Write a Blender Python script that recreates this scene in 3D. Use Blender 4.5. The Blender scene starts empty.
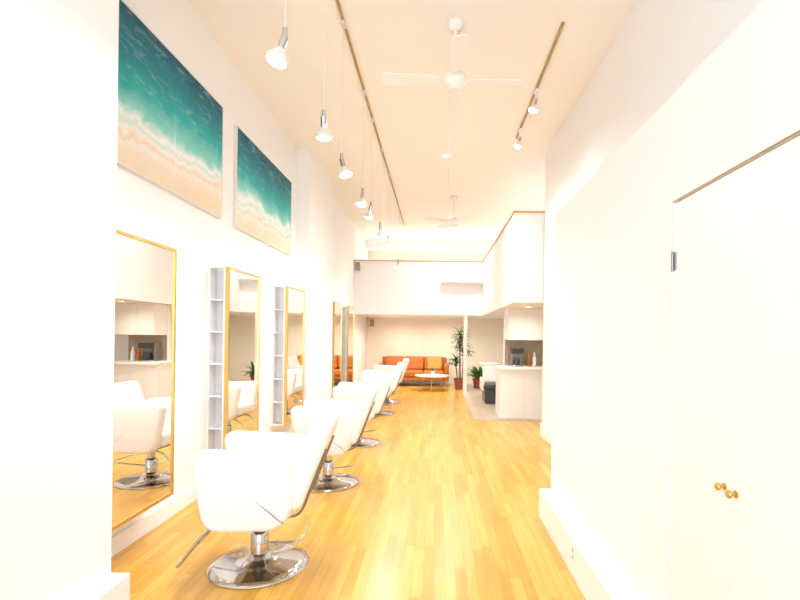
import bpy, bmesh, math, random
from mathutils import Vector, Matrix
random.seed(7)
scene = bpy.context.scene
COL = scene.collection

# ------------------------------------------------------------ materials
def new_mat(name):
    m = bpy.data.materials.new(name); m.use_nodes = True
    nt = m.node_tree
    b = nt.nodes['Principled BSDF']
    return m, nt, b

def simple(name, col, rough=0.5, metal=0.0, noise=0.03, scale=8.0, bump=0.0, emis=None, estr=0.0, spec=0.5, coat=0.0):
    m, nt, b = new_mat(name)
    tc = nt.nodes.new('ShaderNodeTexCoord')
    n = nt.nodes.new('ShaderNodeTexNoise'); n.inputs['Scale'].default_value = scale
    n.inputs['Detail'].default_value = 3
    nt.links.new(tc.outputs['Object'], n.inputs['Vector'])
    r = nt.nodes.new('ShaderNodeValToRGB')
    c0 = [max(0, c*(1-noise)) for c in col]; c1 = [min(1, c*(1+noise)) for c in col]
    r.color_ramp.elements[0].position = 0.3; r.color_ramp.elements[0].color = (*c0, 1)
    r.color_ramp.elements[1].position = 0.7; r.color_ramp.elements[1].color = (*c1, 1)
    nt.links.new(n.outputs['Fac'], r.inputs['Fac'])
    nt.links.new(r.outputs['Color'], b.inputs['Base Color'])
    b.inputs['Roughness'].default_value = rough
    b.inputs['Metallic'].default_value = metal
    b.inputs['Specular IOR Level'].default_value = spec
    if coat: b.inputs['Coat Weight'].default_value = coat
    if bump:
        bp = nt.nodes.new('ShaderNodeBump'); bp.inputs['Strength'].default_value = bump
        bp.inputs['Distance'].default_value = 0.01
        nt.links.new(n.outputs['Fac'], bp.inputs['Height'])
        nt.links.new(bp.outputs['Normal'], b.inputs['Normal'])
    if emis:
        b.inputs['Emission Color'].default_value = (*emis, 1)
        b.inputs['Emission Strength'].default_value = estr
    return m

M_wall = simple('wall_paint', (0.87, 0.875, 0.885), 0.7, noise=0.006, scale=2, spec=0.2)
M_ceil = simple('ceiling_paint', (0.90, 0.875, 0.82), 0.8, noise=0.006, scale=2, spec=0.2)
M_back = simple('back_wall_paint', (0.88, 0.82, 0.69), 0.7, noise=0.01, scale=2, spec=0.2)
M_trim = simple('trim_paint', (0.88, 0.88, 0.89), 0.4, noise=0.005)
M_door = simple('door_paint', (0.87, 0.87, 0.885), 0.35, noise=0.005)
M_gold = simple('brushed_gold', (0.64, 0.43, 0.12), 0.28, 1.0, noise=0.05)
M_wood = simple('oak_cap', (0.56, 0.29, 0.08), 0.4, noise=0.12, scale=20)
M_chrome = simple('chrome', (0.52, 0.52, 0.53), 0.08, 1.0, noise=0.01)
M_leather = simple('white_leather', (0.80, 0.79, 0.78), 0.42, noise=0.01, scale=30, bump=0.02)
M_black = simple('black_vinyl', (0.02, 0.02, 0.022), 0.4, noise=0.1)
M_dark = simple('dark_gap', (0.05, 0.04, 0.035), 0.6)
M_steel = simple('dark_steel', (0.22, 0.22, 0.23), 0.3, 1.0)
M_brass = simple('brass_track', (0.36, 0.23, 0.07), 0.4, 0.4)
M_white = simple('white_enamel', (0.85, 0.84, 0.82), 0.35, noise=0.01)
M_shelf = simple('shelf_laminate', (0.82, 0.81, 0.84), 0.5, noise=0.01)
M_tan = simple('cognac_leather', (0.48, 0.125, 0.010), 0.45, noise=0.12, scale=12, bump=0.05)
M_tan2 = simple('mustard_leather', (0.60, 0.23, 0.02), 0.5, noise=0.1, scale=12)
M_terra = simple('terracotta', (0.26, 0.055, 0.025), 0.6, noise=0.1)
M_leaf = simple('leaf_green', (0.020, 0.065, 0.014), 0.45, noise=0.35, scale=10)
M_leaf2 = simple('leaf_bright', (0.06, 0.17, 0.02), 0.45, noise=0.3, scale=10)
M_bark = simple('cane_bark', (0.16, 0.10, 0.055), 0.8, noise=0.3, scale=30)
M_soil = simple('soil', (0.04, 0.025, 0.015), 0.9, noise=0.3, scale=60)
M_bulb = simple('lamp_lens', (1, 0.97, 0.9), 0.3, emis=(1.0, 0.96, 0.90), estr=14)
M_plastic = simple('white_plastic', (0.82, 0.82, 0.80), 0.4, noise=0.01)
M_grey = simple('speaker_grey', (0.28, 0.23, 0.19), 0.6)
M_splash = simple('splash_tile', (0.36, 0.27, 0.18), 0.4, noise=0.2, scale=6)
M_cord = simple('cord_white', (0.66, 0.64, 0.62), 0.5)
M_silver = simple('bulb_reflector', (0.78, 0.78, 0.79), 0.3, 0.35, noise=0.01)

# mirror
M_mirror, nt, b = new_mat('mirror_glass')
b.inputs['Base Color'].default_value = (0.88, 0.865, 0.83, 1); b.inputs['Metallic'].default_value = 1
b.inputs['Roughness'].default_value = 0.0

# wood strip floor
M_floor, nt, b = new_mat('oak_strip_floor')
tc = nt.nodes.new('ShaderNodeTexCoord')
sep = nt.nodes.new('ShaderNodeSeparateXYZ'); com = nt.nodes.new('ShaderNodeCombineXYZ')
nt.links.new(tc.outputs['Object'], sep.inputs[0])
nt.links.new(sep.outputs['Y'], com.inputs['X']); nt.links.new(sep.outputs['X'], com.inputs['Y'])
br = nt.nodes.new('ShaderNodeTexBrick')
br.offset = 0.37; br.offset_frequency = 2; br.squash = 0.7; br.squash_frequency = 3
br.inputs['Scale'].default_value = 1.0
br.inputs['Brick Width'].default_value = 0.85; br.inputs['Row Height'].default_value = 0.065
br.inputs['Mortar Size'].default_value = 0.0012; br.inputs['Mortar Smooth'].default_value = 0.3
br.inputs['Bias'].default_value = 0.0
br.inputs['Color1'].default_value = (0.58, 0.290, 0.032, 1)
br.inputs['Color2'].default_value = (0.74, 0.420, 0.068, 1)
br.inputs['Mortar'].default_value = (0.40, 0.18, 0.020, 1)
nt.links.new(com.outputs[0], br.inputs['Vector'])
mp = nt.nodes.new('ShaderNodeMapping'); mp.inputs['Scale'].default_value = (60, 2.5, 1)
nt.links.new(tc.outputs['Object'], mp.inputs['Vector'])
ns = nt.nodes.new('ShaderNodeTexNoise'); ns.inputs['Scale'].default_value = 1.0; ns.inputs['Detail'].default_value = 5
nt.links.new(mp.outputs[0], ns.inputs['Vector'])
rp = nt.nodes.new('ShaderNodeValToRGB')
rp.color_ramp.elements[0].position = 0.3; rp.color_ramp.elements[0].color = (0.86, 0.82, 0.75, 1)
rp.color_ramp.elements[1].position = 0.7; rp.color_ramp.elements[1].color = (1.06, 1.05, 1.02, 1)
nt.links.new(ns.outputs['Fac'], rp.inputs['Fac'])
mx = nt.nodes.new('ShaderNodeMixRGB'); mx.blend_type = 'MULTIPLY'; mx.inputs['Fac'].default_value = 1
nt.links.new(br.outputs['Color'], mx.inputs['Color1']); nt.links.new(rp.outputs['Color'], mx.inputs['Color2'])
# broad tonal drift between groups of boards
n3 = nt.nodes.new('ShaderNodeTexNoise'); n3.inputs['Scale'].default_value = 1.0; n3.inputs['Detail'].default_value = 1
mp3 = nt.nodes.new('ShaderNodeMapping'); mp3.inputs['Scale'].default_value = (7, 1.1, 1)
nt.links.new(tc.outputs['Object'], mp3.inputs['Vector']); nt.links.new(mp3.outputs[0], n3.inputs['Vector'])
rp3 = nt.nodes.new('ShaderNodeValToRGB')
rp3.color_ramp.elements[0].position = 0.35; rp3.color_ramp.elements[0].color = (0.93, 0.90, 0.85, 1)
rp3.color_ramp.elements[1].position = 0.65; rp3.color_ramp.elements[1].color = (1.03, 1.04, 1.05, 1)
nt.links.new(n3.outputs['Fac'], rp3.inputs['Fac'])
mx3 = nt.nodes.new('ShaderNodeMixRGB'); mx3.blend_type = 'MULTIPLY'; mx3.inputs['Fac'].default_value = 1
nt.links.new(mx.outputs['Color'], mx3.inputs['Color1']); nt.links.new(rp3.outputs['Color'], mx3.inputs['Color2'])
nt.links.new(mx3.outputs['Color'], b.inputs['Base Color'])
b.inputs['Roughness'].default_value = 0.25
b.inputs['Specular IOR Level'].default_value = 0.38

# grey tile
M_tile, nt, b = new_mat('grey_floor_tile')
tc = nt.nodes.new('ShaderNodeTexCoord'); br = nt.nodes.new('ShaderNodeTexBrick')
br.offset = 0.0; br.inputs['Scale'].default_value = 1
br.inputs['Brick Width'].default_value = 0.4; br.inputs['Row Height'].default_value = 0.4
br.inputs['Mortar Size'].default_value = 0.006
br.inputs['Color1'].default_value = (0.44, 0.35, 0.26, 1); br.inputs['Color2'].default_value = (0.52, 0.43, 0.33, 1)
br.inputs['Mortar'].default_value = (0.28, 0.22, 0.17, 1)
nt.links.new(tc.outputs['Object'], br.inputs['Vector']); nt.links.new(br.outputs['Color'], b.inputs['Base Color'])
b.inputs['Roughness'].default_value = 0.35

# ocean painting (generated coordinates: Y along wall, Z up)
def ocean(name, seed):
    m, nt, b = new_mat(name)
    L = nt.links.new
    tc = nt.nodes.new('ShaderNodeTexCoord'); sp = nt.nodes.new('ShaderNodeSeparateXYZ')
    L(tc.outputs['Generated'], sp.inputs[0])
    mp = nt.nodes.new('ShaderNodeMapping'); mp.inputs['Location'].default_value = (seed, seed*2, seed)
    mp.inputs['Scale'].default_value = (1.0, 1.3, 1.0)
    L(tc.outputs['Object'], mp.inputs['Vector'])
    n1 = nt.nodes.new('ShaderNodeTexNoise'); n1.inputs['Scale'].default_value = 1.8; n1.inputs['Detail'].default_value = 9; n1.inputs['Roughness'].default_value = 0.62
    n1.inputs['Distortion'].default_value = 0.7
    L(mp.outputs[0], n1.inputs['Vector'])
    def math_(op, a, bb):
        n = nt.nodes.new('ShaderNodeMath'); n.operation = op
        for i, v in enumerate((a, bb)):
            if isinstance(v, (int, float)): n.inputs[i].default_value = v
            else: L(v, n.inputs[i])
        return n.outputs[0]
    w = math_('MULTIPLY', math_('SUBTRACT', n1.outputs['Fac'], 0.5), 0.34)
    tilt = math_('MULTIPLY', sp.outputs['Y'], -0.02)
    v = math_('ADD', math_('ADD', sp.outputs['Z'], w), tilt)
    r = nt.nodes.new('ShaderNodeValToRGB'); cr = r.color_ramp
    stops = [(0.0, (0.76, 0.62, 0.44)), (0.11, (0.80, 0.70, 0.54)), (0.17, (0.84, 0.80, 0.75)), (0.20, (0.76, 0.66, 0.50)),
             (0.25, (0.86, 0.85, 0.83)), (0.29, (0.60, 0.78, 0.75)), (0.33, (0.86, 0.88, 0.87)), (0.40, (0.22, 0.63, 0.60)),
             (0.55, (0.018, 0.37, 0.38)), (0.76, (0.004, 0.17, 0.23)), (0.98, (0.002, 0.065, 0.12))]
    cr.elements[0].position = stops[0][0]; cr.elements[0].color = (*stops[0][1], 1)
    cr.elements[1].position = stops[-1][0]; cr.elements[1].color = (*stops[-1][1], 1)
    for p, c in stops[1:-1]:
        e = cr.elements.new(p); e.color = (*c, 1)
    L(v, r.inputs['Fac'])
    mp2 = nt.nodes.new('ShaderNodeMapping'); mp2.inputs['Scale'].default_value = (1, 2.5, 8); mp2.inputs['Rotation'].default_value = (0.15, 0, 0)
    mp2.inputs['Location'].default_value = (seed, 0, 0)
    L(tc.outputs['Object'], mp2.inputs['Vector'])
    n2 = nt.nodes.new('ShaderNodeTexNoise'); n2.inputs['Scale'].default_value = 2.2; n2.inputs['Detail'].default_value = 12; n2.inputs['Roughness'].default_value = 0.75
    n2.inputs['Distortion'].default_value = 0.5
    L(mp2.outputs[0], n2.inputs['Vector'])
    r2 = nt.nodes.new('ShaderNodeValToRGB'); r2.color_ramp.elements[0].position = 0.52; r2.color_ramp.elements[0].color = (0, 0, 0, 1)
    r2.color_ramp.elements[1].position = 0.72; r2.color_ramp.elements[1].color = (0.45, 0.45, 0.45, 1)
    L(n2.outputs['Fac'], r2.inputs['Fac'])
    mx = nt.nodes.new('ShaderNodeMixRGB'); L(r2.outputs['Color'], mx.inputs['Fac'])
    L(r.outputs['Color'], mx.inputs['Color1']); mx.inputs['Color2'].default_value = (0.35, 0.68, 0.68, 1)
    L(mx.outputs['Color'], b.inputs['Base Color']); b.inputs['Roughness'].default_value = 0.6
    b.inputs['Specular IOR Level'].default_value = 0.2
    return m

# ------------------------------------------------------------ geometry helpers
def link(ob, parent=None):
    COL.objects.link(ob)
    if parent: ob.parent = parent
    return ob

def empty(name, loc, rot=0.0):
    e = bpy.data.objects.new(name, None); e.location = loc; e.rotation_euler = (0, 0, rot)
    e.empty_display_size = 0.1
    return link(e)

def mesh_ob(name, bm, mat, parent=None, loc=(0, 0, 0), smooth=False, bevel=0, seg=3, subsurf=0):
    me = bpy.data.meshes.new(name)
    bmesh.ops.recalc_face_normals(bm, faces=bm.faces)
    bm.to_mesh(me); bm.free()
    if isinstance(mat, (list, tuple)):
        for m in mat: me.materials.append(m)
    else: me.materials.append(mat)
    if smooth or bevel:
        for p in me.polygons: p.use_smooth = True
    ob = bpy.data.objects.new(name, me); ob.location = loc
    link(ob, parent)
    if bevel:
        md = ob.modifiers.new('bevel', 'BEVEL'); md.width = bevel; md.segments = seg; md.limit_method = 'ANGLE'; md.angle_limit = math.radians(35)
        wn = ob.modifiers.new('wn', 'WEIGHTED_NORMAL'); wn.keep_sharp = False; wn.weight = 100
    if subsurf:
        md = ob.modifiers.new('sub', 'SUBSURF'); md.levels = subsurf; md.render_levels = subsurf
    return ob

def box(name, x0, x1, y0, y1, z0, z1, mat, parent=None, bevel=0, seg=3):
    bm = bmesh.new()
    c = Vector(((x0+x1)/2, (y0+y1)/2, (z0+z1)/2))
    bmesh.ops.create_cube(bm, size=1)
    for v in bm.verts:
        v.co = Vector((v.co.x*(x1-x0), v.co.y*(y1-y0), v.co.z*(z1-z0)))
    return mesh_ob(name, bm, mat, parent, c, bevel=bevel, seg=seg)

def multi_box(name, boxes, mat, parent=None, bevel=0, loc=(0, 0, 0)):
    bm = bmesh.new()
    for (x0, x1, y0, y1, z0, z1) in boxes:
        r = bmesh.ops.create_cube(bm, size=1)
        for v in r['verts']:
            v.co = Vector(((x0+x1)/2+v.co.x*(x1-x0), (y0+y1)/2+v.co.y*(y1-y0), (z0+z1)/2+v.co.z*(z1-z0)))
    return mesh_ob(name, bm, mat, parent, loc, bevel=bevel)

def cyl(name, p0, p1, r, mat, parent=None, r2=None, seg=24):
    p0, p1 = Vector(p0), Vector(p1); d = p1-p0
    bm = bmesh.new()
    bmesh.ops.create_cone(bm, cap_ends=True, segments=seg, radius1=r, radius2=r if r2 is None else r2, depth=d.length)
    q = Vector((0, 0, 1)).rotation_difference(d.normalized())
    bmesh.ops.rotate(bm, verts=bm.verts, matrix=q.to_matrix(), cent=(0, 0, 0))
    ob = mesh_ob(name, bm, mat, parent, (p0+p1)/2, smooth=True)
    md = ob.modifiers.new('es', 'EDGE_SPLIT'); md.split_angle = math.radians(40)
    return ob

def lathe(name, prof, mat, parent=None, loc=(0, 0, 0), seg=40, rot=None, sharp=50):
    bm = bmesh.new(); rings = []
    for (r, z) in prof:
        if r < 1e-5: rings.append([bm.verts.new((0, 0, z))])
        else: rings.append([bm.verts.new((r*math.cos(2*math.pi*i/seg), r*math.sin(2*math.pi*i/seg), z)) for i in range(seg)])
    for a, b_ in zip(rings[:-1], rings[1:]):
        for i in range(seg):
            j = (i+1) % seg
            if len(a) == 1 and len(b_) == 1: continue
            if len(a) == 1: bm.faces.new((a[0], b_[i], b_[j]))
            elif len(b_) == 1: bm.faces.new((a[i], a[j], b_[0]))
            else: bm.faces.new((a[i], a[j], b_[j], b_[i]))
    ob = mesh_ob(name, bm, mat, parent, loc, smooth=True)
    if rot: ob.rotation_euler = rot
    md = ob.modifiers.new('es', 'EDGE_SPLIT'); md.split_angle = math.radians(sharp)
    return ob

def tube(name, pts, r, mat, parent=None, cyclic=False, smooth=True):
    cu = bpy.data.curves.new(name, 'CURVE'); cu.dimensions = '3D'; cu.bevel_depth = r; cu.bevel_resolution = 3
    cu.use_fill_caps = True
    s = cu.splines.new('NURBS' if smooth else 'POLY'); s.points.add(len(pts)-1)
    for p, q in zip(s.points, pts): p.co = (*q, 1)
    if smooth: s.use_endpoint_u = True; s.order_u = 3
    s.use_cyclic_u = cyclic
    cu.materials.append(mat)
    return link(bpy.data.objects.new(name, cu), parent)

def round_poly(pts, r, n=5):
    out = []; N = len(pts)
    for i in range(N):
        p = Vector(pts[i]); a = Vector(pts[i-1]); c = Vector(pts[(i+1) % N])
        rr = r[i] if isinstance(r, (list, tuple)) else r
        d0 = (a-p).normalized(); d1 = (c-p).normalized()
        s = p+d0*rr; e = p+d1*rr
        for k in range(n+1):
            t = k/n
            out.append(((1-t)**2)*s + 2*t*(1-t)*p + t*t*e)
    return out

def pad_xz(name, pts, y0, y1, mat, parent=None, bevel=0.03, seg=5, crown=0.0):
    """rounded padded slab: profile in XZ, explicit rounded rims (inset rings)"""
    bm = bmesh.new()
    n = len(pts)
    cen = sum((Vector(p) for p in pts), Vector((0, 0)))/n
    area = sum(pts[i][0]*pts[(i+1) % n][1]-pts[(i+1) % n][0]*pts[i][1] for i in range(n))
    sgn = 1 if area > 0 else -1
    nrm = []
    for i in range(n):
        t = (Vector(pts[(i+1) % n])-Vector(pts[i-1])).normalized()
        nrm.append(Vector((-t.y, t.x))*sgn)
    rings = []
    def ring(inset, y):
        return [bm.verts.new((pts[i][0]+nrm[i].x*inset, y, pts[i][1]+nrm[i].y*inset)) for i in range(n)]
    def ringc(f, inset, y):
        out = []
        for i in range(n):
            p = Vector(pts[i])+nrm[i]*inset; p = cen+(p-cen)*f
            out.append(bm.verts.new((p.x, y, p.y)))
        return out
    rings.append(ringc(0.35, bevel, y0-crown)); rings.append(ringc(0.75, bevel, y0-crown*0.6))
    for k in range(seg+1):
        a = math.pi/2*k/seg
        rings.append(ring(bevel*(1-math.sin(a)), y0+bevel*(1-math.cos(a))))
    for k in range(seg+1):
        a = math.pi/2*(1-k/seg)
        rings.append(ring(bevel*(1-math.sin(a)), y1-bevel*(1-math.cos(a))))
    rings.append(ringc(0.75, bevel, y1+crown*0.6)); rings.append(ringc(0.35, bevel, y1+crown))
    for a, b_ in zip(rings[:-1], rings[1:]):
        for i in range(n):
            j = (i+1) % n
            bm.faces.new((a[i], a[j], b_[j], b_[i]))
    c0 = bm.verts.new((cen.x, y0-crown, cen.y)); c1 = bm.verts.new((cen.x, y1+crown, cen.y))
    for i in range(n):
        j = (i+1) % n
        bm.faces.new((c0, rings[0][j], rings[0][i])); bm.faces.new((c1, rings[-1][i], rings[-1][j]))
    bmesh.ops.remove_doubles(bm, verts=bm.verts, dist=0.00005)
    return mesh_ob(name, bm, mat, parent, smooth=True)

# ------------------------------------------------------------ dimensions
XL = -2.08; XR = 1.57; XRR = 2.60; ZC = 4.14; YB = 14.3; YF = -2.6
XBOX = 0.935; YBOX = 3.87; ZBOX = 2.43
XNL = -1.66; YNL = 2.47
MZ0 = 1.95; MZ1 = 3.28; MY = 12.0; MX = 1.125; MYF = 7.12

# shell
box('floor', XL-0.15, XRR+0.15, YF-0.15, YB+0.15, -0.1, 0, M_floor)
box('ceiling', XL-0.15, XRR+0.15, YF-0.15, YB+0.15, ZC, ZC+0.1, M_ceil)
box('wall_left', XL-0.15, XL, YF-0.15, YB+0.15, 0, ZC, M_wall)
box('wall_left_entry', XL, XNL, YF, YNL, 0, ZC, M_wall)
box('wall_left_pier', XL, -1.885, 6.98, 8.62, 0, ZC, M_wall)
box('wall_back', XL, XRR, YB, YB+0.15, 0, ZC, M_back)
box('wall_right', XR, XRR+0.15, YF, 7.1, 0, ZC, M_wall)
box('wall_right_rear', XRR, XRR+0.15, 7.1, YB, 0, ZC, M_wall)
DY0, DY1, DZ = 1.15, 1.91, 1.99
box('wall_right_closet', XBOX, XR, DY1, YBOX, 0, ZBOX, M_wall)
box('wall_right_closet_front', XBOX, XR, YF, DY0, 0, ZBOX, M_wall)
box('wall_right_closet_head', XBOX, XR, DY0, DY1, DZ, ZBOX, M_wall)
box('wall_right_closet_inner', XBOX+0.10, XR, DY0, DY1, 0, DZ, M_wall)
# front wall (behind camera) with shop window opening
WX0, WX1 = -1.5, 0.85
multi_box('wall_front', [
    (XNL, WX0, YF-0.15, YF, 0, ZC), (WX1, XBOX, YF-0.15, YF, 0, ZC), (XBOX, XRR, YF-0.15, YF, ZBOX, ZC),
    (WX0, WX1, YF-0.15, YF, 0, 0.30), (WX0, WX1, YF-0.15, YF, 3.85, ZC)], M_wall)
wf = empty('window_1', (0, YF-0.08, 0))
multi_box('frame', [(WX0, WX0+.05, -.04, .04, .30, 3.85), (WX1-.05, WX1, -.04, .04, .30, 3.85), (-.35, -.30, -.04, .04, .30, 3.85),
                    (WX0, WX1, -.04, .04, .30, .36), (WX0, WX1, -.04, .04, 3.79, 3.85), (WX0, WX1, -.04, .04, 2.6, 2.65)], M_trim, wf)

# baseboards
box('baseboard_left', XL, XL+0.02, YNL, 6.98, 0, 0.12, M_trim)
box('baseboard_left_rear', XL, XL+0.02, 8.62, YB, 0, 0.12, M_trim)
box('baseboard_pier', -1.885, -1.865, 6.98, 8.62, 0, 0.12, M_trim)
box('baseboard_entry', XNL, -1.56, YF, YNL, 0, 0.205, M_trim, bevel=0.004)
box('baseboard_right_plinth', 0.84, XBOX, DY1+0.02, YBOX, 0, 0.225, M_trim, bevel=0.004)
box('baseboard_right', XR-0.03, XR, YBOX, 7.1, 0, 0.17, M_trim, bevel=0.004)
box('baseboard_back', XL, 0.68, YB-0.02, YB, 0, 0.12, M_trim)
box('floor_tile', 0.66, XRR, 8.25, YB, 0, 0.008, M_tile)

# mezzanine
box('wall_upper_rear', XL, MX, MY, MY+0.12, MZ0, MZ1, M_wall)
box('wall_mezzanine_side', MX, MX+0.12, MYF, MY+0.12, MZ0, MZ1, M_wall)
box('wall_balcony_front', MX+0.12, XRR, MYF, MYF+0.12, MZ0, MZ1, M_wall)
box('ceiling_mezzanine_rear', XL, XRR, MY+0.12, YB, MZ0, MZ0+0.22, M_wall)
box('ceiling_mezzanine_right', MX+0.12, XRR, MYF+0.12, MY+0.12, MZ0, MZ0+0.22, M_wall)
multi_box('trim_parapet_cap', [
    (XL, MX+0.14, MY-0.02, MY+0.14, MZ1, MZ1+0.025),
    (MX-0.02, MX+0.14, MYF-0.02, MY-0.02, MZ1, MZ1+0.025),
    (MX+0.14, XR, MYF-0.02, MYF+0.14, MZ1, MZ1+0.025)], M_wood)
box('trim_ceiling_beam', XL, XRR, 13.7, YB, 3.92, ZC, M_ceil)
box('mezzanine_column', 0.67, 0.76, MY+0.02, MY+0.11, 0.0, MZ0, M_white, bevel=0.01)

# ------------------------------------------------------------ closet double door
dr = empty('door_1', (XBOX, (DY0+DY1)/2, 0))
hw = (DY1-DY0)/2
box('leaf_far', 0.004, 0.045, 0.001, hw-0.004, 0.012, DZ-0.005, M_door, dr, bevel=0.002)
box('leaf_near', 0.004, 0.045, -hw+0.005, -0.001, 0.012, DZ-0.005, M_door, dr, bevel=0.002)
multi_box('casing_edge', [(-0.003, 0.0, -hw, hw+0.004, DZ, DZ+0.005)], M_brass, dr)
multi_box('casing_side', [(-0.002, 0.0, hw, hw+0.003, 0.23, DZ)], M_cord, dr)
for k, zz in enumerate((1.755, 0.28)):
    multi_box('hinge_%d' % k, [(0.0, 0.0055, hw-0.026, hw-0.006, zz-0.035, zz+0.035)], M_chrome, dr)
    cyl('hinge_pin_%d' % k, (-0.005, hw-0.004, zz-0.04), (-0.005, hw-0.004, zz+0.04), 0.0045, M_steel, dr)
for k, yy in enumerate((0.026, -0.034)):
    lathe('knob_%d' % k, [(0, 0), (0.012, 0), (0.012, 0.003), (0.005, 0.006), (0.005, 0.014), (0.011, 0.017), (0.013, 0.023), (0.010, 0.028), (0, 0.030)],
          M_gold, dr, (0.004, yy, 0.972-k*0.006), seg=24, rot=(0, -math.pi/2, 0))

# outlet on plinth
ot = empty('wall_outlet', (0.84, 2.88, 0.15))
box('plate', -0.006, 0.0, -0.035, 0.035, -0.055, 0.055, M_plastic, ot, bevel=0.002)
for zz in (-0.022, 0.022):
    box('socket', -0.008, -0.005, -0.014, 0.014, zz-0.013, zz+0.013, M_cord, ot, bevel=0.002)
    multi_box('slots', [(-0.009, -0.0075, -0.007, -0.004, zz-0.006, zz+0.006), (-0.009, -0.0075, 0.004, 0.007, zz-0.006, zz+0.006)], M_dark, ot)

# ------------------------------------------------------------ mirrors + cubbies
MZb, MZt = 0.27, 2.045
XMF = -1.90
def mirror(y0, y1):
    w = y1-y0
    sh = empty('wall_shelf', (XL, y0, 0))
    d = XMF-0.03-XL
    bs = [(0.0, d, 0.14, w-0.14, MZb+0.02, MZt-0.02)]
    t = 0.014
    for (a, c) in ((0.0, 0.14), (w-0.14, w)):
        bs.append((0.0, t, a, c, MZb, MZt)); bs.append((d-t, d, a, c, MZb, MZt))
        for i in range(7):
            z = MZb + (MZt-MZb-t)*i/6
            bs.append((t, d-t, a, c, z, z+t))
    multi_box('carcass', bs, M_shelf, sh)
    m = empty('wall_mirror', (XMF, y0, 0))
    f = 0.020
    box('backing', -0.03, -0.006, 0.004, w-0.004, MZb+0.004, MZt-0.004, M_white, m)
    box('glass', -0.006, -0.002, f*0.5, w-f*0.5, MZb+f*0.5, MZt-f*0.5, M_mirror, m)
    multi_box('frame', [(-0.03, 0.006, 0, f, MZb, MZt), (-0.03, 0.006, w-f, w, MZb, MZt),
                        (-0.03, 0.006, f, w-f, MZb, MZb+f), (-0.03, 0.006, f, w-f, MZt-f, MZt)], M_gold, m)
for y0, y1 in ((2.80, 3.48), (4.36, 5.14), (6.08, 6.86), (8.86, 9.56), (10.25, 10.95)):
    mirror(y0, y1)

# ------------------------------------------------------------ paintings
def painting(y0, y1, z0, z1, seed, frame):
    p = empty('ocean_painting', (XL, (y0+y1)/2, (z0+z1)/2))
    hy, hz = (y1-y0)/2, (z1-z0)/2
    box('canvas', 0.0, 0.032, -hy+0.008, hy-0.008, -hz+0.008, hz-0.008, ocean('ocean_print_%d' % seed, seed), p)
    t = 0.012
    multi_box('float_frame', [(0, .036, -hy, -hy+t*.6, -hz, hz), (0, .036, hy-t*.6, hy, -hz, hz),
                        (0, .036, -hy+t*.6, hy-t*.6, -hz, -hz+t*.6), (0, .036, -hy+t*.6, hy-t*.6, hz-t*.6, hz)], frame, p)
M_frame = simple('pale_frame', (0.72, 0.71, 0.69), 0.5)
painting(2.92, 4.53, 2.52, 3.57, 3, M_frame)
painting(4.85, 6.66, 2.52, 3.54, 8, M_frame)

# ------------------------------------------------------------ salon chairs (face -X)
def salon_chair(x, y, rot=0.0):
    c = empty('salon_chair', (x, y, 0), rot)
    lathe('base_disc', [(0, 0.0), (0.295, 0.0), (0.30, 0.006), (0.295, 0.014), (0.25, 0.026), (0.15, 0.040), (0.085, 0.050), (0.07, 0.062), (0.06, 0.085), (0, 0.085)], M_chrome, c, seg=64, sharp=70)
    lathe('pump_sleeve', [(0.055, 0.08), (0.055, 0.20), (0.045, 0.215), (0.036, 0.22), (0.036, 0.34)], M_chrome, c, seg=32)
    box('seat_plate', -0.15, 0.15, -0.14, 0.14, 0.325, 0.35, M_steel, c, bevel=0.006)
    tube('pump_lever', [(0.03, 0.0, 0.14), (0.14, -0.08, 0.17), (0.22, -0.15, 0.20), (0.28, -0.15, 0.205), (0.29, 0.0, 0.205), (0.28, 0.12, 0.205)], 0.007, M_chrome, c)
    pad_xz('seat_cushion', round_poly([(-0.26, 0.37), (-0.27, 0.50), (0.24, 0.485), (0.24, 0.36)], 0.05), -0.225, 0.225, M_leather, c, bevel=0.025)
    box('under_frame', -0.18, 0.15, -0.22, 0.22, 0.348, 0.39, M_leather, c, bevel=0.02)
    arm = round_poly([(-0.235, 0.325), (-0.310, 0.785), (0.235, 0.755), (0.265, 0.44), (0.17, 0.325)], [0.11, 0.085, 0.07, 0.09, 0.07], 7)
    pad_xz('arm_left', arm, -0.320, -0.215, M_leather, c, bevel=0.030, crown=0.005)
    pad_xz('arm_right', arm, 0.215, 0.320, M_leather, c, bevel=0.030, crown=0.005)
    back = round_poly([(0.16, 0.455), (0.345, 0.945), (0.475, 0.915), (0.29, 0.425)], 0.055, 7)
    pad_xz('backrest', back, -0.300, 0.300, M_leather, c, bevel=0.030, crown=0.0)
    for s in (-1, 1):
        tube('back_band_%s' % ('l' if s < 0 else 'r'), [(0.10, s*0.19, 0.352), (0.24, s*0.19, 0.362), (0.292, s*0.19, 0.40), (0.325, s*0.19, 0.50), (0.375, s*0.19, 0.632), (0.425, s*0.19, 0.765)], 0.008, M_steel, c)
    tube('footrest_bar', [(-0.13, -0.17, 0.335), (-0.22, -0.17, 0.32), (-0.30, -0.17, 0.24), (-0.41, -0.17, 0.085), (-0.43, -0.16, 0.075), (-0.43, 0.16, 0.075),
                          (-0.41, 0.17, 0.085), (-0.30, 0.17, 0.24), (-0.22, 0.17, 0.32), (-0.13, 0.17, 0.335)], 0.010, M_chrome, c)
for (x, y, r) in ((-1.09, 3.00, 0.10), (-1.04, 4.67, 0.06), (-1.04, 6.38, 0.08), (-1.05, 8.75, 0.05), (-1.05, 10.3, 0.05)):
    salon_chair(x, y, r)

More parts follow.
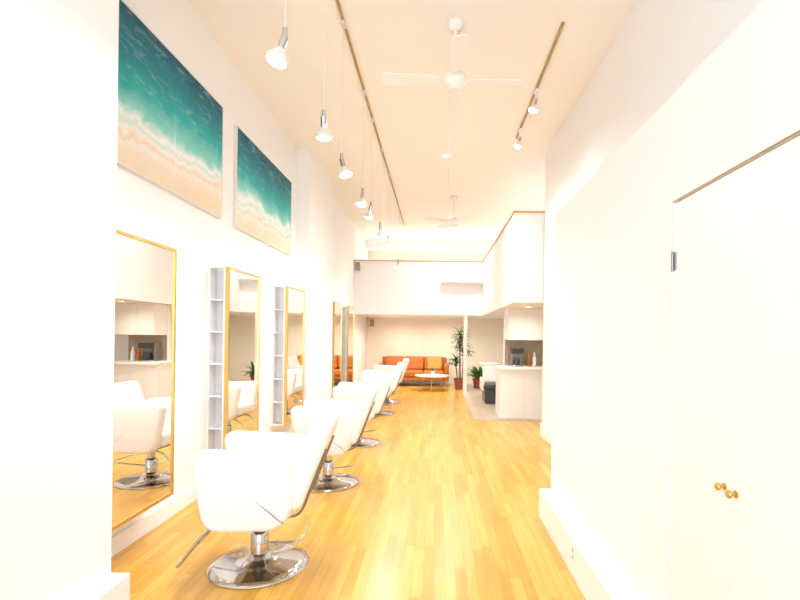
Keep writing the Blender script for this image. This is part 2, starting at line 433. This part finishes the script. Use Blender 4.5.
# ------------------------------------------------------------ lights fixtures
def spot(parent, loc, power, size=2.2, blend=1.0, col=(1, 0.97, 0.93), radius=0.05, rot=(0, 0, 0)):
    l = bpy.data.lights.new('lamp_light', 'SPOT'); l.energy = power; l.spot_size = size; l.spot_blend = blend
    l.color = col; l.shadow_soft_size = radius
    o = bpy.data.objects.new('lamp_light', l); o.location = loc; o.rotation_euler = rot
    return link(o, parent)

XT = -0.84
multi_box('track_rail', [(-0.011, 0.011, 2.0, 11.7, ZC-0.022, ZC)], M_brass, loc=(XT, 0, 0))
XT2 = 1.04
multi_box('track_rail', [(-0.011, 0.011, 4.1, 6.5, ZC-0.022, ZC)], M_brass, loc=(XT2, 0, 0))

PEND = 64
def par_lamp(parent, z, tilt, rz, s=1.0):
    h = bpy.data.objects.new('head', None); h.location = (0, 0, z); h.rotation_euler = (tilt, 0, rz); link(h, parent)
    cyl('socket', (0, 0, 0), (0, 0, -0.075*s), 0.022*s, M_chrome, h)
    lathe('bulb_body', [(0.020*s, -0.07*s), (0.028*s, -0.085*s), (0.052*s, -0.118*s), (0.060*s, -0.13*s), (0.060*s, -0.148*s), (0.055*s, -0.152*s)], M_silver, h, seg=28)
    lathe('bulb_lens', [(0.056*s, -0.151*s), (0.050*s, -0.160*s), (0.030*s, -0.168*s), (0, -0.171*s)], M_bulb, h, seg=28)
    spot(h, (0, 0, -0.20*s), PEND, 2.7)
for i, yy in enumerate((2.58, 3.46, 4.12, 5.28, 5.95, 6.9, 8.0, 10.2)):
    p = empty('pendant_spotlight', (XT, yy, ZC-0.022))
    box('adapter', -0.017, 0.017, -0.04, 0.04, -0.03, 0, M_cord, p, bevel=0.003)
    L = 1.06 + (0.03 if i % 2 else 0)
    if i == 2: L = 1.15
    cyl('cord', (0, 0, -0.03), (0, 0, -L), 0.003, M_cord, p, seg=8)
    cyl('collar', (0, 0, -L+0.03), (0, 0, -L-0.03), 0.014, M_chrome, p)
    par_lamp(p, -L-0.02, 0.30 if i % 2 == 0 else -0.15, 1.9+i*1.3, 0.94)
for yy in (5.2, 6.2):
    p = empty('track_spotlight', (XT2, yy, ZC-0.022))
    box('adapter', -0.017, 0.017, -0.05, 0.05, -0.03, 0, M_white, p, bevel=0.003)
    cyl('stem', (0, 0, -0.03), (0, 0, -0.12), 0.008, M_white, p)
    par_lamp(p, -0.10, 0.3, 1.8, 0.85)

def downlight(x, y, z, power, size=2.8, col=(1, 0.90, 0.77)):
    p = empty('recessed_downlight', (x, y, z))
    lathe('trim_ring', [(0.045, -0.001), (0.065, -0.001), (0.063, -0.008), (0.045, -0.005), (0.045, -0.001)], M_white, p, seg=24)
    lathe('lens', [(0.046, -0.004), (0, -0.004)], M_bulb, p, seg=24)
    spot(p, (0, 0, -0.03), power, size, 1.0, col, 0.05)
for x in (-1.3, -0.2, 0.45):
    downlight(x, 12.6, MZ0, 55)
downlight(-1.0, 13.6, MZ0, 38); downlight(0.3, 13.6, MZ0, 38)
downlight(1.9, 10.5, MZ0, 50); downlight(1.55, 8.15, MZ0, 22); downlight(1.5, 12.8, MZ0, 50)
downlight(1.82, 8.9, ZC, 130); downlight(1.7, 12.4, ZC, 120); downlight(-0.8, 12.9, ZC, 130); downlight(0.6, 12.9, ZC, 130)
downlight(0.3, 10.9, ZC, 190, col=(1, .95, .89)); downlight(0.1, 7.2, ZC, 150, col=(1, .96, .92))  # invented extra downlights, added only to brighten the back half of the room

# ------------------------------------------------------------ ceiling fans
def fan(x, y, drop, rz, cord):
    f = empty('ceiling_fan', (x, y, ZC), 0)
    lathe('canopy', [(0, 0), (0.065, 0), (0.068, -0.03), (0.05, -0.065), (0.02, -0.075), (0.0, -0.075)], M_white, f, seg=32)
    cyl('downrod', (0, 0, -0.07), (0, 0, -drop+0.08), 0.013, M_white, f)
    lathe('motor', [(0, -drop+0.10), (0.035, -drop+0.10), (0.045, -drop+0.07), (0.085, -drop+0.055), (0.10, -drop+0.03), (0.10, -drop-0.02), (0.08, -drop-0.045), (0.05, -drop-0.055), (0.045, -drop-0.085), (0, -drop-0.09)], M_white, f, seg=40)
    for k in range(4):
        a = rz + k*math.pi/2
        bm = bmesh.new()
        pts = [(0.07, -0.02), (0.14, -0.03), (0.20, -0.055), (0.60, -0.068), (0.625, -0.045), (0.625, 0.045), (0.60, 0.068), (0.20, 0.055), (0.14, 0.03), (0.07, 0.02)]
        top = []; bot = []
        for (r, w) in pts:
            tw = math.radians(11)
            top.append(bm.verts.new((r, w*math.cos(tw), w*math.sin(tw)+0.004)))
            bot.append(bm.verts.new((r, w*math.cos(tw), w*math.sin(tw)-0.004)))
        bm.faces.new(top); bm.faces.new(bot[::-1])
        for i in range(len(pts)):
            j = (i+1) % len(pts); bm.faces.new((top[i], bot[i], bot[j], top[j]))
        ob = mesh_ob('blade_%d' % (k+1), bm, M_white, f, (0, 0, -drop))
        ob.rotation_euler = (0, 0, a)
    if cord:
        cyl('pull_cord', (-0.04, 0, -drop-0.05), (-0.04, 0, -drop-1.0), 0.003, M_cord, f, seg=6)
        lathe('pull_knob', [(0, 0), (0.008, -0.01), (0.008, -0.03), (0, -0.035)], M_cord, f, (-0.04, 0, -drop-0.995), seg=12)
fan(0.12, 4.13, 0.50, 0.03, True)
fan(0.30, 9.3, 0.50, 0.5, False)

# ------------------------------------------------------------ AC & speakers
ac = empty('air_conditioner', (0.60, MY, 2.83))
prism = round_poly([(-0.0, -0.14), (-0.19, -0.10), (-0.20, 0.14), (0, 0.14)], [0.01, 0.05, 0.03, 0.01], 4)
bm = bmesh.new()
a = [bm.verts.new((-0.5, p[0], p[1])) for p in prism]; c_ = [bm.verts.new((0.5, p[0], p[1])) for p in prism]
bm.faces.new(a); bm.faces.new(c_[::-1])
for i in range(len(prism)):
    j = (i+1) % len(prism); bm.faces.new((a[i], c_[i], c_[j], a[j]))
mesh_ob('housing', bm, M_plastic, ac)
box('louver', -0.44, 0.44, -0.185, -0.165, -0.095, -0.065, M_grey, ac)
box('display', 0.36, 0.44, -0.2035, -0.195, 0.0, 0.03, M_cord, ac)

def speaker(x, y, z):
    s = empty('wall_speaker', (x, y, z))
    box('cabinet', -0.08, 0.08, -0.14, 0, -0.12, 0.12, M_plastic, s, bevel=0.012)
    box('grille', -0.065, 0.065, -0.147, -0.138, -0.105, 0.105, M_grey, s, bevel=0.004)
speaker(-1.98, MY, 3.12)
speaker(-1.93, YB, 1.78)

# ------------------------------------------------------------ sofa
sf = empty('leather_sofa', (-0.65, 13.78, 0))
hw = 1.0
box('frame', -hw, hw, -0.36, 0.40, 0.17, 0.27, M_tan, sf, bevel=0.02)
for i in range(3):
    w = (2*hw-0.30)/3; x0 = -hw+0.15+i*w
    box('seat_cushion_%d' % i, x0+0.004, x0+w-0.004, -0.40, 0.22, 0.27, 0.44, M_tan, sf, bevel=0.045, seg=4)
    ob = box('back_cushion_%d' % i, x0+0.004, x0+w-0.004, 0.14, 0.32, 0.43, 0.82, M_tan, sf, bevel=0.05, seg=4)
    ob.rotation_euler = (-0.12, 0, 0)
box('back_frame', -hw+0.05, hw-0.05, 0.32, 0.42, 0.25, 0.80, M_tan, sf, bevel=0.03)
for s in (-1, 1):
    xs = sorted((s*hw, s*(hw-0.14)))
    box('arm_%s' % ('l' if s < 0 else 'r'), xs[0], xs[1], -0.38, 0.38, 0.20, 0.62, M_tan, sf, bevel=0.045, seg=4)
    for yy in (-0.3, 0.32):
        cyl('leg', (s*0.85, yy, 0.19), (s*0.90, yy*1.05, 0.0), 0.022, M_wood, sf, r2=0.013)
ob = box('throw_pillow', 0.38, 0.80, 0.0, 0.12, 0.44, 0.80, M_tan2, sf, bevel=0.055, seg=4); ob.rotation_euler = (-0.3, 0, 0.1)

# coffee table
ct = empty('coffee_table', (-0.12, 12.62, 0))
lathe('top', [(0, 0.36), (0.41, 0.36), (0.44, 0.375), (0.44, 0.39), (0.42, 0.395), (0, 0.395)], M_white, ct, seg=48)
for k in range(3):
    a = k*2*math.pi/3+0.5
    cyl('leg_%d' % k, (0.22*math.cos(a), 0.22*math.sin(a), 0.365), (0.33*math.cos(a), 0.33*math.sin(a), 0), 0.02, M_wood, ct, r2=0.012)
vz = empty('flower_vase', (-0.10, 12.6, 0.395))
lathe('vase', [(0, 0), (0.04, 0), (0.055, 0.04), (0.04, 0.09), (0.03, 0.11), (0.025, 0.11)], M_white, vz, seg=24)

def leaves(name, specs, mat, parent):
    bm = bmesh.new()
    for (o, az, ln, wd, e0, dr_) in specs:
        N = 7; p = Vector(o); rows = []
        side = Vector((-math.sin(az), math.cos(az), 0))
        for i in range(N+1):
            t = i/N; el = e0 - dr_*t
            w = wd*math.sin(math.pi*min(1, (0.10+0.90*t)))**0.7*0.5 if i < N else 0.0005
            fold = Vector((0, 0, w*0.35))
            rows.append((bm.verts.new(p-side*w+fold), bm.verts.new(p.copy()), bm.verts.new(p+side*w+fold)))
            d = Vector((math.cos(az)*math.cos(el), math.sin(az)*math.cos(el), math.sin(el)))
            p = p+d*ln/N
        for r0, r1 in zip(rows[:-1], rows[1:]):
            bm.faces.new((r0[0], r0[1], r1[1], r1[0])); bm.faces.new((r0[1], r0[2], r1[2], r1[1]))
    return mesh_ob(name, bm, mat, parent, smooth=True)

def pot(parent, r, h, mat):
    lathe('pot', [(0, 0), (r*0.72, 0), (r*0.98, h*0.82), (r*1.05, h*0.82), (r*1.08, h), (r*0.95, h), (r*0.92, h*0.88), (0, h*0.88)], mat, parent, seg=32)
    lathe('soil', [(r*0.91, h*0.885), (0, h*0.90)], M_soil, parent, seg=24)

leaves('sprigs', [((0, 0, 0.10), random.uniform(0, 6.28), random.uniform(.12, .2), .03, random.uniform(.7, 1.4), .8) for _ in range(16)], M_leaf2, vz)

dp = empty('dracaena_plant', (0.62, 12.86, 0))
pot(dp, 0.15, 0.30, M_terra)
sp = []
for (x, y, h, lean) in ((0, 0, 1.46, 0.0), (0.06, 0.03, 1.0, 0.06), (-0.05, 0.02, 0.74, -0.06), (0.02, -0.05, 1.22, -0.03)):
    tube('cane', [(x, y, 0.24), (x+lean*0.5, y, h*0.6), (x+lean, y, h)], 0.016, M_bark, dp)
    for i in range(38):
        sp.append(((x+lean, y, h-0.14+0.17*i/38), i*2.4, random.uniform(.28, .42), .044, random.uniform(0.5, 1.3)*(0.5+0.5*i/38)+0.15, random.uniform(1.2, 2.0)))
leaves('leaves', sp, M_leaf, dp)

lp = empty('potted_houseplant', (1.15, 13.2, 0.008))
pot(lp, 0.15, 0.26, M_terra)
sp = []
for i in range(46):
    sp.append(((random.uniform(-.05, .05), random.uniform(-.05, .05), 0.22), i*2.4, random.uniform(.28, .52), .10, random.uniform(.6, 1.45), random.uniform(.6, 1.5)))
leaves('leaves', sp, M_leaf2, lp)

# ------------------------------------------------------------ kitchenette
box('wall_kitchenette', 1.27, XRR, 9.05, 9.15, 0.008, MZ0, M_wall)
kc = empty('kitchen_counter', (0, 0, 0.008))
box('cabinet', 1.12, 1.98, 8.42, 9.04, 0.0, 0.85, M_white, kc, bevel=0.004)
box('worktop', 1.09, 2.0, 8.38, 9.045, 0.85, 0.89, M_trim, kc, bevel=0.006)
multi_box('door_gaps', [(1.545, 1.549, 8.418, 8.422, 0.08, 0.82)], M_cord, kc)
box('trim_backsplash', 1.28, 2.0, 9.035, 9.05, 0.90, 1.37, M_splash)
uc = empty('wall_cabinet', (0, 0, 0))
box('body', 1.28, 2.0, 8.62, 9.045, 1.38, MZ0-0.002, M_white, uc, bevel=0.004)
multi_box('door_gap', [(1.60, 1.604, 8.617, 8.622, 1.39, MZ0-0.02)], M_cord, uc)
cm = empty('coffee_machine', (1.45, 8.75, 0.898))
box('body', -0.11, 0.11, 0.0, 0.20, 0, 0.34, M_steel, cm, bevel=0.01)
box('head', -0.11, 0.11, -0.14, 0.0, 0.24, 0.34, M_black, cm, bevel=0.01)
box('drip_tray', -0.10, 0.10, -0.15, 0.0, 0.0, 0.03, M_chrome, cm, bevel=0.004)
lathe('carafe', [(0, 0.03), (0.05, 0.03), (0.065, 0.08), (0.05, 0.15), (0.045, 0.16), (0, 0.16)], M_black, cm, (0, -0.07, 0), seg=24)
for (x, m) in ((1.70, M_tan), (1.80, M_white)):
    bt = empty('bottle', (x, 8.85, 0.898))
    lathe('glass_body', [(0, 0), (0.035, 0), (0.037, 0.15), (0.015, 0.20), (0.013, 0.26), (0, 0.26)], m, bt, seg=20)

# shampoo station
ss = empty('shampoo_chair', (1.19, 10.35, 0.008))
box('seat', -0.20, 0.20, -0.30, 0.22, 0.30, 0.42, M_black, ss, bevel=0.04)
ob = box('back', -0.17, 0.17, 0.16, 0.27, 0.40, 0.76, M_white, ss, bevel=0.04); ob.rotation_euler = (-0.25, 0, 0)
for s in (-1, 1):
    xs = sorted((s*0.24, s*0.17))
    box('arm', xs[0], xs[1], -0.26, 0.22, 0.28, 0.54, M_white, ss, bevel=0.03)
box('pedestal', -0.15, 0.15, -0.15, 0.50, 0.0, 0.33, M_black, ss, bevel=0.02)
lathe('wash_basin', [(0.06, 0.0), (0.12, 0.01), (0.22, 0.10), (0.24, 0.16), (0.225, 0.165), (0.19, 0.10), (0.10, 0.04), (0, 0.035)], M_white, ss, (0, 0.52, 0.66), seg=32)
box('basin_column', -0.10, 0.10, 0.42, 0.62, 0.0, 0.69, M_white, ss, bevel=0.02)

# ------------------------------------------------------------ world + window daylight portal
w = bpy.data.worlds.new('world'); scene.world = w; w.use_nodes = True
bg = w.node_tree.nodes['Background']; bg.inputs['Color'].default_value = (0.91, 0.96, 1.0, 1); bg.inputs['Strength'].default_value = 6.8
pl = bpy.data.lights.new('window_portal', 'AREA'); pl.shape = 'RECTANGLE'; pl.size = WX1-WX0; pl.size_y = 3.55
pl.cycles.is_portal = True
po = bpy.data.objects.new('window_portal', pl); po.location = ((WX0+WX1)/2, YF-0.16, 2.075); po.rotation_euler = (math.radians(90), 0, 0)
link(po)

# ------------------------------------------------------------ camera
cd = bpy.data.cameras.new('camera'); cam = bpy.data.objects.new('camera', cd); link(cam)
roll = math.radians(0.8)
cam.matrix_world = Matrix.Translation((0, 0, 1.45)) @ Matrix.Rotation(math.radians(90), 4, 'X') @ Matrix.Rotation(roll, 4, 'Z')
cd.sensor_width = 36; cd.lens = 21.6; cd.shift_x = -37/800; cd.shift_y = 35/800; cd.clip_start = 0.05
scene.camera = cam
scene.view_settings.view_transform = 'Standard'
scene.view_settings.exposure = 0.32
scene.view_settings.gamma = 1.12
